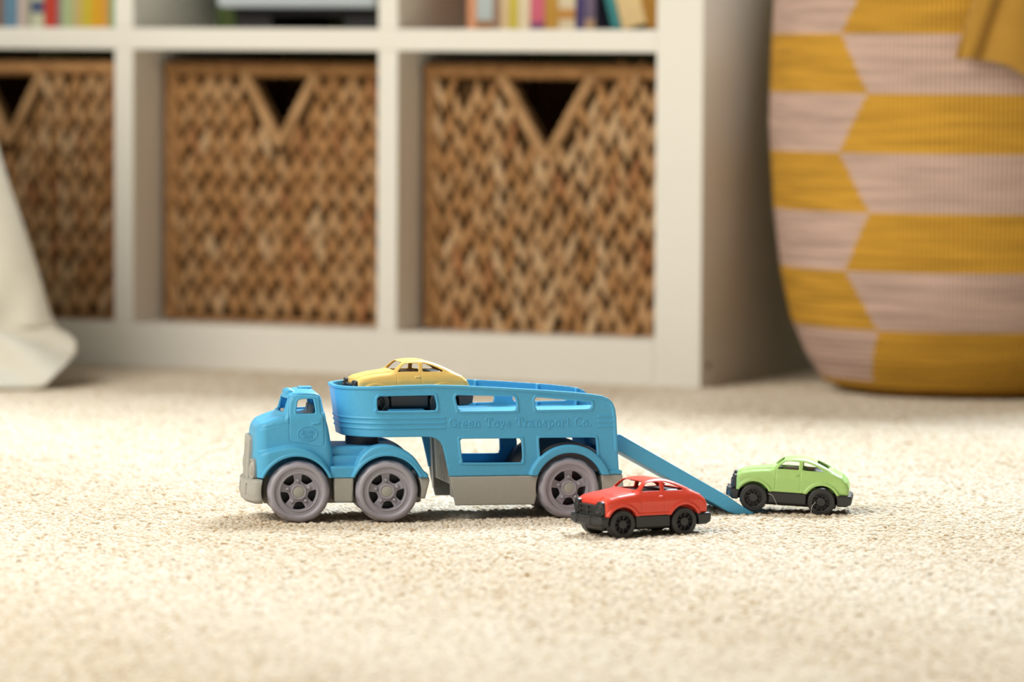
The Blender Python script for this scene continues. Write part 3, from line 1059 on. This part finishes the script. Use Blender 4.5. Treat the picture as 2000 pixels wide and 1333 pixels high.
HOOD = [(-37.5, 36), (-38.8, 55), (-39, 68), (-38, 74), (-35.6, 78.2), (-31, 81.6), (-21, 85.8), (-13, 88.4), (21.4, 90.4), (25, 77.7), (28.4, 57.8), (29, 36)]
CABT = spl([(-18, 84), (-16.4, 90), (-13.8, 98), (-11.4, 102.2), (-7.5, 105.4), (0, 107.2), (9, 107.4), (15.5, 106.4), (18.7, 103.4), (20.2, 97), (21.3, 90.5), (22.2, 86)], 4)
FENF = spl([(-35, 36), (-36, 48), (-34.8, 56), (-28, 59), (-20, 61), (-7, 63.2), (6.3, 60.8), (17.5, 54), (24, 45.5), (28, 36)], 4)
FENR = spl([(44.2, 36), (47, 46), (51.5, 55), (60.6, 62.3), (72, 64.3), (83.5, 61.4), (94.2, 55), (102, 44.4), (104.5, 41.4), (106.6, 40), (107.4, 36)], 4)
DOOR = spl([(-7.5, 103.5), (-7.6, 72), (-6.8, 68), (-3.6, 65.8), (5, 64.9), (16.3, 62.3), (20.4, 63.3), (21.4, 67.5), (20.5, 87), (18.4, 90), (17.6, 101), (14.4, 104.6), (-3.5, 105.2)], 4, True)
SWIN = spl([(-1.8, 90.8), (-1.0, 97.5), (-.1, 100.4), (2.6, 101.6), (10.6, 101.9), (12.5, 100.7), (13.9, 92.2), (13.3, 90.4), (11, 89.9), (0, 89.8)], 4, True)


def tractor_body(X, Y, Z):
    ay = np.abs(Y)
    fr_ = np.clip((8 - X) / 20, 0, 1)
    hood = smax(poly(X, Z, HOOD), rrect(X - 0.0045 * ay ** 2 * fr_, Y, -39.6, 90, -38, 38, 7), 7)
    hwt = 36.8 - (Z - 89) * .33
    cab = smax(poly(X - 0.0055 * ay ** 2 * fr_, Z, CABT), ay - hwt, 4.5)
    d = smin(hood, cab, 2.0)
    # fenders
    ff = smax(poly(X, Z, FENF), rrect(X - .0012 * ay ** 2, Y, -37, 90, -46, 46, 10), 3.5)
    fr = smax(smax(poly(X, Z, FENR), ay - 46, 3.0), 27 - ay, 2)
    bed = smax(poly(X, Z, [(26, 36), (26, 62), (82, 62), (84, 61), (90, 55.5), (93, 52), (96, 36)]), ay - 28, 3)
    bed2 = smax(smax(rrect(X, Z, 26, 58, 30, 54.6, 2), ay - 33, 2), 36 - Z, .5)
    bed3 = smax(smax(rrect(X, Z, 26, 58, 30, 46.5, 2), ay - 43, 2), 36 - Z, .5)
    d = smin(d, ff, 3.0)
    d = mn(d, smin(smin(bed, mn(bed2, bed3), 1.0), fr, 1.2))
    # bonnet creases
    cr = np.abs(Z - (76.5 + (X + 34) * .30 - .0035 * (X + 34) ** 2)) - .35
    d = carve(d, mx(cr, X + 8, -32 - X, 26 - ay), .4)
    d = carve(d, mx(np.abs(ay - 15 - .1 * (X + 30)) - .35, X + 12, 80 - Z), .4)
    # hollow cab
    inner = mx(mn(cab + 2.6, mx(hood + 3.0, -10 - X)), 80 - Z)
    d = mx(d, -inner)
    d = mx(d, -mx(poly(X, Z, SWIN), 12 - ay))
    d = mx(d, -mx(rrect(Y, Z, -28, 28, 90.6, 101.6, 3.0), X - .0055 * ay ** 2 * fr_ + 8))
    # window surround and door seam
    d = smin(d, mx(np.abs(poly(X, Z, SWIN) - .9) - .6, ay - hwt - .25, 20 - ay, hwt - 2 - ay), .6)
    dd = np.abs(poly(X, Z, DOOR)) - .36
    d = carve(d, mx(dd, 20 - ay), .5)
    # handle
    d = smin(d, rbox(X, ay, Z - .12 * (X - 14), 10.6, 17.4, 36.6, 38.8, 81.2, 82.5, .5), .4)
    # roof marker lights
    for yy_ in (-15, -5, 5):
        d = smin(d, np.sqrt(((X + 5.5) / 1.5) ** 2 + (Y - yy_) ** 2 + ((Z - 105.9) / 0.9) ** 2) - 3.0, .5)
    d = smin(d, mx(rrect(X, Y, 4, 15, 5, 20, 3), np.abs(Z - 107.2) - 1.8), 1.5)
    # fender lips
    for cx, rr in ((-2.4, 29.2), (72.7, 29.2)):
        r = circ(X, Z, cx, 26, 0)
        d = smin(d, mx(np.abs(r - rr - 1.3) - 1.0, ay - 46.6, 42 - ay, 37.5 - Z), .9)
        d = mx(d, -mx(r - rr, 20 - ay))
    return mx(d, 37.2 - Z)


def tractor_chassis(X, Y, Z):
    ay = np.abs(Y)
    core = rbox(X, Y, Z, -28, 104, -20, 20, 14, 38, 2)
    skirt = smax(poly(X, Z, [(28.9, 37.2), (29.4, 17.5), (30.6, 16.4), (43.4, 16.4), (44.6, 17.5), (45.2, 37.2)]), ay - 42.5, 1.5)
    rear = smax(poly(X, Z, [(95, 37.2), (95, 19), (104.8, 19.4), (108.6, 34.5), (107.8, 37.2)]), ay - 43, 2.5)
    rear = mx(rear, -mx(circ(X, Z, 72.7, 26, 28.6), 20 - ay))
    return mn(core, skirt, rear)


def bumper(X, Y, Z):
    ay = np.abs(Y)
    Xb = X - 0.0045 * ay ** 2
    d = smax(smax(poly(Xb, Z, [(-45.2, 34.6), (-45.8, 24), (-44.6, 18), (-42, 15.6), (-30, 16), (-30, 37.0), (-43.2, 35.8)]), ay - 43.5, 5), -circ(X, Z, -2.0, 26, 29.3), .6)
    d = mx(d, 38 - 0 * Z - 100 * (X < -24) + 0 * Y)
    d = mx(d, -mx(rrect(Y, Z, -5, 5, 21, 31, 1) + 0 * X, Xb + 44.4))
    d = carve(d, mx(rrect(ay, Z, 24, 28.5, 20.5, 31.5, 1.8), X + 28), 1.1)
    return d


def grille(X, Y, Z):
    ay = np.abs(Y)
    Xb = X - (Z - 70.8) * .053 - .0045 * ay ** 2
    plate = smax(np.abs(Xb + 38.6) - 2.4, rrect(Y, Z, -19, 19, 31, 70, 4), 1.2)
    hole = mx(rrect(Y, Z, -15, 15, 34, 63, 2), Xb + 39.2)
    d = mx(plate, -hole)
    per = 30 / 8
    bar = mx(np.abs((Y + 50 * per + per / 2) % per - per / 2) - .85, np.abs(Xb + 38.6) - 1.8, rrect(Y, Z, -15, 15, 34, 63, 2))
    return mn(d, bar)


def headlamp(X, Y, Z):
    """one headlamp around the origin"""
    e = np.sqrt((Y / .62) ** 2 + Z ** 2) - 8.6
    d = smax(np.abs(X) - 3.2, e, 1.5)
    d = mx(d, -mx(e + 1.6, X + 2.3))
    dome = np.sqrt((X * 1.6) ** 2 + (Y / .62) ** 2 + Z ** 2) - 6.9
    return mn(d, mx(dome, X - 3))


def wheel(X, Y, Z):
    """big wheel: axle along y, outside at -y"""
    r = np.sqrt(X * X + Z * Z)
    a = np.arctan2(Z, X)
    n = 12
    aa = (a % (2 * math.pi / n)) - math.pi / n
    ty = smax(smax(r - 26.0, np.abs(Y) - 10.5, 4.0), r + .55 * np.abs(Y) - 29.6, 2.0)
    # tread scallops on the shoulders
    sc = np.sqrt((r - 28.9) ** 2 + (r * np.sin(aa) / 1.3) ** 2 + ((np.abs(Y) - 8.0) / 1.2) ** 2) - 4.3
    ty = smax(ty, -sc, 1.2)
    # dished rim
    cone = r - 17.6 - np.maximum(0, (-Y - 5.5)) * .55
    ty = smax(ty, -mx(r - 16.0, Y + 3.2), .8)
    ty = smax(ty, -mx(cone, Y + 8.4), .8)
    ty = smin(ty, mx(np.abs(r - 15.9) - .55, np.abs(Y + 7.9) - 1.0), .5)
    # five-spoke star with holes
    m5 = 2 * math.pi / 5
    a5 = ((a - math.pi / 2 + m5 / 2) % m5) - m5 / 2
    disc = smax(r - 16, np.abs(Y + 4.0 - .05 * (16 - r)) - 1.6, .5)
    ah = ((a + math.pi / 2 + m5 / 2) % m5) - m5 / 2
    hx = r * np.cos(ah); hy = r * np.sin(ah)
    hole = smax(smax(8.3 + .045 * hy * hy - hx, r - 14.6, 1.2), np.abs(hy) - (.9 + .52 * (hx - 5)), 1.2)
    disc = smax(disc, -hole, .8)
    nut = np.sqrt((r * np.cos(a5) - 9.4) ** 2 + (r * np.sin(a5)) ** 2 + ((Y + 5.6) / 1.3) ** 2) - 1.75
    disc = smin(disc, nut, .7)
    ring = smax(np.abs(r - 5.6) - .9, np.abs(Y + 5.6) - 2.0, .6)
    disc = smin(disc, ring, .4)
    ty = mx(ty, -mx(r - 14.8, np.abs(Y) - 30, -Y - 30))
    axle = mx(r - 3.4, np.abs(Y - 2) - 8)
    return mn(ty, disc, axle)


def hubcap(X, Y, Z):
    r = np.sqrt(X * X + Z * Z)
    return smax(r - 4.8, np.abs(Y + 5.4) - 2.6 + .035 * r * r, .6)


WHEEL = sdf_mesh('wheel', wheel, (-27.5, -12, -27.5), (27.5, 12, 27.5), .5)
WHEEL.materials.append(M['tyre'])
HUB = sdf_mesh('hub_cap', hubcap, (-6, -9, -6), (6, -2, 6), .35)
HUB.materials.append(M['grey'])


bm = bmesh.new()
bmesh.ops.create_cone(bm, cap_ends=True, segments=32, radius1=.0156, radius2=.0156, depth=.0016, matrix=Matrix.Translation((0, .0062, 0)) @ Matrix.Rotation(R(90), 4, 'X'))
SHADED = bpy.data.meshes.new('hole_shade_disc'); bm.to_mesh(SHADED); bm.free()
SHADED.materials.append(M['darkgrey'])  # added dark disc, stands in for the shade inside the spoke holes


def big_wheel(Mw, x, y, flip):
    o = obj('wheel', WHEEL, None, carrier)
    place(o, Mw @ Matrix.Translation((x * .001, y * .001, .0257)) @ (Matrix.Rotation(math.pi, 4, 'Z') if flip else Matrix.Identity(4)) @ Matrix.Rotation(R(random.uniform(-6, 6)) if not flip else 0, 4, 'Y'))
    obj('hub_cap', HUB, None, o)
    obj('hole_shade_disc', SHADED, None, o)
    return o


for x in (-.5, 72.7):
    big_wheel(T_M, x, -36.8, False)
    big_wheel(T_M, x, 36.8, True)
big_wheel(R_M, 0, -38.6, False)
big_wheel(R_M, 0, 38.6, True)

cabo = place(obj('cab_body', sdf_mesh('cab_body', tractor_body, (-43, -49, 36), (110, 49, 113), .55), M['blue'], carrier), T_M)
place(obj('chassis', sdf_mesh('chassis', tractor_chassis, (-31, -46, 12), (111, 46, 40), .7), M['grey'], carrier), T_M)
place(obj('bumper', sdf_mesh('bumper', bumper, (-48, -46, 12.5), (-22, 46, 39.5), .5), M['grey'], carrier), T_M)
place(obj('grille', sdf_mesh('grille', grille, (-46, -21, 29), (-32, 21, 73), .45), M['grey'], carrier), T_M)
hl = sdf_mesh('headlight', headlamp, (-6, -8, -10.5), (5, 8, 10.5), .45)
for s in (-1, 1):
    place(obj('headlight', hl, M['grey'], carrier), T_M @ Matrix.Translation((-.0362, s * .0315, .0442)) @ Matrix.Rotation(s * R(-24), 4, 'Z'))
bm = bmesh.new()
bmesh.ops.create_cone(bm, cap_ends=True, segments=40, radius1=.0140, radius2=.0140, depth=.0105, matrix=Matrix.Translation((.0564, 0, .0665)))
me = bpy.data.meshes.new('coupling'); bm.to_mesh(me); bm.free()
place(obj('coupling', me, M['darkgrey'], carrier), T_M)


def cab_seat(X, Y, Z):
    return mn(smax(rbox(X, Y, Z, 6, 16, -24, 24, 78, 88, 2), ay_(Y) - 24, 1), smax(rbox(X - .1 * (Z - 84), Y, Z, 10, 14, -20, -4, 80, 96, 2), 0 * X - 50, 1), rbox(X - .1 * (Z - 84), Y, Z, 10, 14, 4, 20, 80, 96, 2), rbox(X, Y, Z, -11, -6, -16, 16, 82, 91, 2))


def ay_(Y):
    return np.abs(Y)


place(obj('seat', sdf_mesh('seat', cab_seat, (-13, -26, 76), (19, 26, 98), .7), M['grey'], carrier), T_M)

# ------------------------------------------------------------------ trailer
SIDE = [(-205, 111.2), (-186.6, 111.6), (-163.4, 112.0), (-140, 112.9), (-118, 113.2), (-92, 112.3), (-69.1, 110.9), (-33.7, 108.7), (1.7, 106.0), (20, 104.0), (28, 102.6), (33, 100.4), (36.6, 97.0), (38.8, 92), (39.9, 85), (42.8, 36.8),
        (-101.9, 36.8), (-106.2, 56), (-107.6, 61.5), (-109.8, 65.6), (-112.6, 68.0), (-117, 69.6), (-124, 70.0), (-205, 70.0)]
WINS = [spl([(-162.9, 95), (-163, 101.6), (-161, 103.6), (-158, 104), (-118, 104.4), (-115.4, 103.6), (-114.2, 101.4), (-113, 95), (-114, 92.6), (-117, 91.9), (-159.6, 91.9), (-162, 92.8)], 3, True),
        spl([(-97, 101.6), (-95, 94), (-93.6, 92), (-91, 91.4), (-49, 91.3), (-46, 92.4), (-45.2, 95), (-46.2, 100.6), (-48, 102.6), (-52, 103.0), (-92, 104.3), (-96, 104)], 3, True),
        spl([(-29.8, 99.4), (-29.0, 94), (-27.6, 92.2), (-25, 91.8), (14, 92.0), (17.6, 92.6), (19.2, 94.6), (18.2, 96.6), (15, 97.8), (-25, 101.6), (-28.6, 101.4)], 3, True),
        spl([(-92.8, 65.4), (-91.2, 52), (-90.2, 49.2), (-87.6, 48.2), (-44, 47.8), (-41.2, 48.8), (-40, 51.6), (-40.8, 64.4), (-42.2, 67.2), (-45, 67.8), (-89.4, 68), (-92, 67.4)], 3, True),
        spl([(-25.8, 65), (-23.6, 44), (-20, 42), (20, 42), (24.4, 44), (22.8, 64.6), (21.6, 67.0), (18.6, 67.7), (-22, 68), (-25, 67.4)], 3, True)]


def trailer_body(X, Y, Z):
    ay = np.abs(Y)
    xs = X - (111 - Z) * .145 * np.clip((-120 - X) / 60, 0, 1)
    P = rrect(xs, Y, -193.6, 200, -46, 46, 37)
    S = poly(X, Z, SIDE)
    t = 2.5
    solid = smax(P, S, 1.0)
    # open-topped wall, open at the back and underneath the lower deck
    d = smax(solid, -(P + t), .5)
    # rolled lip along the top
    top = mx(P - .9, -(P + t + .2), S, -(S + 2.3), 96 - Z - 40 * (X > 20))
    d = smin(d, top, .8)
    # decks
    dk = np.clip((X + 98) / 9, 0, 1)
    dk = 82.5 + 4.6 * dk * dk * (3 - 2 * dk)
    d = smin(d, mx(P + 1, np.abs(Z - dk) - 1.3, X - 38), .6)
    d = mn(d, mx(P + 1, np.abs(Z - 71.2) - 1.2, X + 104))
    d = mn(d, mx(P + 1, np.abs(Z - 38.2) - 1.4, -93 - X, X - 42))
    # stiffening ribs inside the far and near rails
    for xr in (-62, -8, 26):
        d = mn(d, mx(np.abs(X - xr) - .9, P + .5, -(P + 5), S, 86 - Z))
    # window cuts and raised surrounds
    fen = circ(X, Z, 0, 26, 36.2)
    for i, w in enumerate(WINS):
        q = poly(X, Z, w)
        if i == 4:
            q = mx(q, 35.6 - circ(X, Z, 0, 26, 0))
        d = smin(d, mx(np.abs(q - 1.0) - .8, ay - 46.7, 44 - ay), .6)
        d = mx(d, -mx(q, 30 - ay))
    # ribs round the nose and at the tail
    for z0 in (77.2, 81.4, 85.6):
        rb = np.sqrt(P ** 2 + ((Z - z0) * 1.0) ** 2) - .75
        d = smin(d, mx(rb, mn(X + 105.5, 24.5 - X), X - 39.6), .5)
    # wheel-arch
    r = circ(X, Z, 0, 26, 0)
    arch = smax(smax(np.abs(r - 32.6) - 3.5, ay - 50, 2.0), 43.5 - ay, .5)
    d = smin(d, mx(arch, 36.8 - Z), 1.0)
    d = mx(d, -mx(r - 29.4, 18 - ay))
    # corner posts at the open tail
    d = mn(d, mx(S, P, mn(mx(36.5 - X, 39 - ay), mx(40 - X, 27 - ay)), Z - 84.5))
    # lower lip
    d = smin(d, mx(rrect(X, Z, 28, 45.2, 36.8, 40.2, 1.2), ay - 47.2, 43 - ay), 1.2)
    return mx(d, 36.8 - Z * (X > -104) - 200 * (X <= -104))


tb = place(obj('trailer_body', sdf_mesh('trailer_body', trailer_body, (-197, -52, 35), (47, 52, 116), .6), M['blue'], carrier), R_M)


def trailer_skirt(X, Y, Z):
    ay = np.abs(Y)
    hw = 46.6 - np.maximum(0, 30 - Z) * .05
    s1 = smax(poly(X, Z, [(-101.2, 36.6), (-100, 28), (-96.2, 12.4), (-29.4, 12.2), (-27.0, 22), (-25.8, 36.6)]), ay - hw, 1.2)
    s1 = mx(s1, -(rrect(X, Y, -130, -34, -42, 42, 2) + 0 * Z))
    s2 = smax(poly(X, Z, [(28.0, 36.6), (27.4, 22), (30, 12.5), (44, 13), (47.0, 25), (45.6, 36.6)]), ay - hw, 1.2)
    s2 = mx(s2, -mx(rrect(X, Y, 20, 42, -40, 40, 2), Z - 34))
    axle = mx(circ(X, Z, 0, 25.7, 4), ay - 32)
    cross = rbox(X, Y, Z, -30, 30, -24, 24, 18, 37, 2)
    d = mn(s1, s2, axle, cross)
    return mx(d, -mx(circ(X, Z, 0, 26, 28.4), 20 - ay))


place(obj('skirt', sdf_mesh('skirt', trailer_skirt, (-104, -49, 10), (50, 49, 38.5), .65), M['grey'], carrier), R_M)


def front_wall(X, Y, Z):
    """grey grooved bulkhead under the front deck"""
    ay = np.abs(Y)
    xl = X - (69 - Z) * .055
    w = smax(smax(np.abs(xl + 97.8) - 2.2, ay - 42.6, 1), np.abs(Z - 44.5) - 25.5, 1)
    for k in range(-5, 4):
        w = carve(w, mx(np.abs(Y - k * 7.0) - .6, 30 - Z), .8)
    fl_ = smax(smax(np.abs(xl + 98.6) - 3.2, np.abs(ay - 38.5) - 4.2, 1), np.abs(Z - 44.5) - 25.5, 1)
    w = mn(w, fl_)
    return mx(w, -mx(rrect(Y, Z, -34.4, 34.4, 10, 28.5, 1), X + 60))


place(obj('bulkhead', sdf_mesh('bulkhead', front_wall, (-105, -46, 17), (-90, 46, 72.5), .6), M['grey'], carrier), R_M)


def wheel_well(X, Y, Z):
    ay = np.abs(Y)
    return smax(smax(circ(X, Z, 0, 26, 38.2), ay - 43.2, 1.2), 39 - Z, .5)


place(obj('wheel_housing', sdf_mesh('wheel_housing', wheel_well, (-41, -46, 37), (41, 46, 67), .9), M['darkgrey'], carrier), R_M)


def ramp(X, Y, Z):
    ay = np.abs(Y)
    pr = [(35, 69), (46, 69.2), (138.2, 16.9), (152.6, 7.2), (163.4, 0.6), (163, 0.0), (147.3, 0.0), (140, 2.6), (131, 8.0), (46, 54.8), (35, 56.5)]
    d = smax(poly(X, Z, pr), ay - 36, 1.0)
    # sunken track between the two side lips
    nx, nz = 0.47, 0.88
    under = nx * (X - 46) + nz * (Z - 54.8)          # height above the lower face
    trk = mx(2.8 - under, ay - 33.6, 1.6 - Z)
    d = mx(d, -trk)
    q = (X * .88 - Z * .47)
    rib = mx(np.abs((q + 400) % 9 - 4.5) - .7, np.abs(under - 2.9) - .7, ay - 33.6, X - 148)
    return mn(d, rib)


place(obj('ramp', sdf_mesh('ramp', ramp, (33, -38, -1.5), (166, 38, 71), .6), M['blue'], carrier), R_M)

# ------------------------------------------------------------------ raised lettering
def arc(cx, cy, rx, ry, a0, a1, n=12):
    return [(cx + rx * math.cos(R(a0 + (a1 - a0) * k / n)), cy + ry * math.sin(R(a0 + (a1 - a0) * k / n))) for k in range(n + 1)]


GLY = {
    'G': (.80, [arc(.40, .5, .34, .46, 48, 332), [(.72, .06), (.72, .42)], [(.52, .42), (.86, .42)], [(.64, .84), (.68, .96)]]),
    'C': (.78, [arc(.40, .5, .34, .46, 48, 320), [(.64, .84), (.68, .98)]]),
    'T': (.80, [[(.40, 0), (.40, .96)], [(.04, .70), (.06, .96), (.74, .96), (.76, .70)], [(.24, 0), (.56, 0)]]),
    'r': (.50, [[(.14, 0), (.14, .6)], [(0, .6), (.14, .6)], [(.0, 0), (.30, 0)], arc(.34, .36, .20, .24, 175, 50, 6)]),
    'e': (.60, [arc(.29, .3, .25, .31, 0, 318), [(.06, .30), (.54, .30)]]),
    'n': (.72, [[(.14, 0), (.14, .6)], [(0, .6), (.14, .6)], [(0, 0), (.28, 0)], arc(.34, .36, .20, .24, 180, 0, 8) + [(.54, 0)], [(.42, 0), (.68, 0)]]),
    'o': (.64, [arc(.30, .3, .26, .31, 0, 352, 16)]),
    'y': (.64, [[(.08, .6), (.31, .04)], [(.54, .6), (.24, -.22), (.08, -.24)], [(-.02, .6), (.2, .6)], [(.42, .6), (.64, .6)]]),
    's': (.54, [[(.42, .42), (.40, .55), (.26, .61), (.12, .57), (.08, .45), (.16, .35), (.34, .27), (.44, .16), (.38, .03), (.22, -.01), (.08, .05), (.06, .18)]]),
    'a': (.64, [arc(.26, .17, .20, .18, 30, 380, 12), [(.08, .50), (.24, .61), (.40, .54), (.45, .42), (.45, .04), (.58, 0)]]),
    'p': (.68, [[(.14, .6), (.14, -.26)], [(0, .6), (.14, .6)], [(0, -.26), (.28, -.26)], arc(.35, .3, .23, .31, 140, -140, 12)]),
    't': (.48, [[(.2, .86), (.2, .12), (.30, 0), (.44, .06)], [(.02, .6), (.42, .6)]]),
    'g': (.62, [arc(.27, .3, .22, .29, 0, 352, 14), [(.5, .6), (.5, -.08), (.38, -.24), (.12, -.2)]]),
    '.': (.3, [arc(.12, .08, .06, .06, 0, 360, 8)]),
    ' ': (.38, []),
}


def letters(txt, width):
    """polylines of a word, spread over width; height of a capital = returned unit"""
    x = 0; out = []
    for ch in txt:
        adv, pls = GLY[ch]
        out += [[(x + px_, pz_) for px_, pz_ in pl] for pl in pls]
        x += adv + .07
    k = width / x
    return k, out


k_, pls = letters('Green Toys Transport Co.', 122.0)
kz = 7.2
lp = [[((-102.5 + p * k_) * .001, -.0459, (77.9 + q * kz - (p * k_) * .0015) * .001) for p, q in pl] for pl in pls]
me = curve_mesh('lettering', lp, .00080, res=2)
for v in me.vertices:
    v.co.y = -.0459 + (v.co.y + .0459) * .75
place(obj('lettering', me, M['blue'], carrier), R_M)
me2 = me.copy()
for v in me2.vertices:
    v.co.x = -.083 - v.co.x; v.co.y = -v.co.y
place(obj('lettering', me2, M['blue'], carrier), R_M)

# door badge: an oval with a cloudy edge and two small words
bd = []
ring = []
for k in range(96):
    a_ = 2 * math.pi * k / 96
    w = 1 + .035 * abs(math.sin(a_ * 5))
    ring.append(((7.3 + 7.8 * w * math.cos(a_)) * .001, -.0381, (73.5 + 5.7 * w * math.sin(a_)) * .001))
bd.append(ring)
k_, pls = letters('green', 11.2)
bd += [[((1.8 + p * k_) * .001, -.0381, (73.9 + q * 4.0) * .001) for p, q in pl] for pl in pls]
k_, pls = letters('toys', 8.0)
bd += [[((3.4 + p * k_) * .001, -.0381, (69.9 + q * 4.0) * .001) for p, q in pl] for pl in pls]
me = curve_mesh('badge', bd, .00045, cyclic=(0,), res=1)
place(obj('badge', me, M['blue'], carrier), T_M)

# yellow car on the top deck
yl = R_M @ Vector((-.1615, -.0045, .0857))
mini_car(yl, YR + R(1.5), 0, M['yellow'], 'yellow toy car riding on the top deck of the blue carrier')
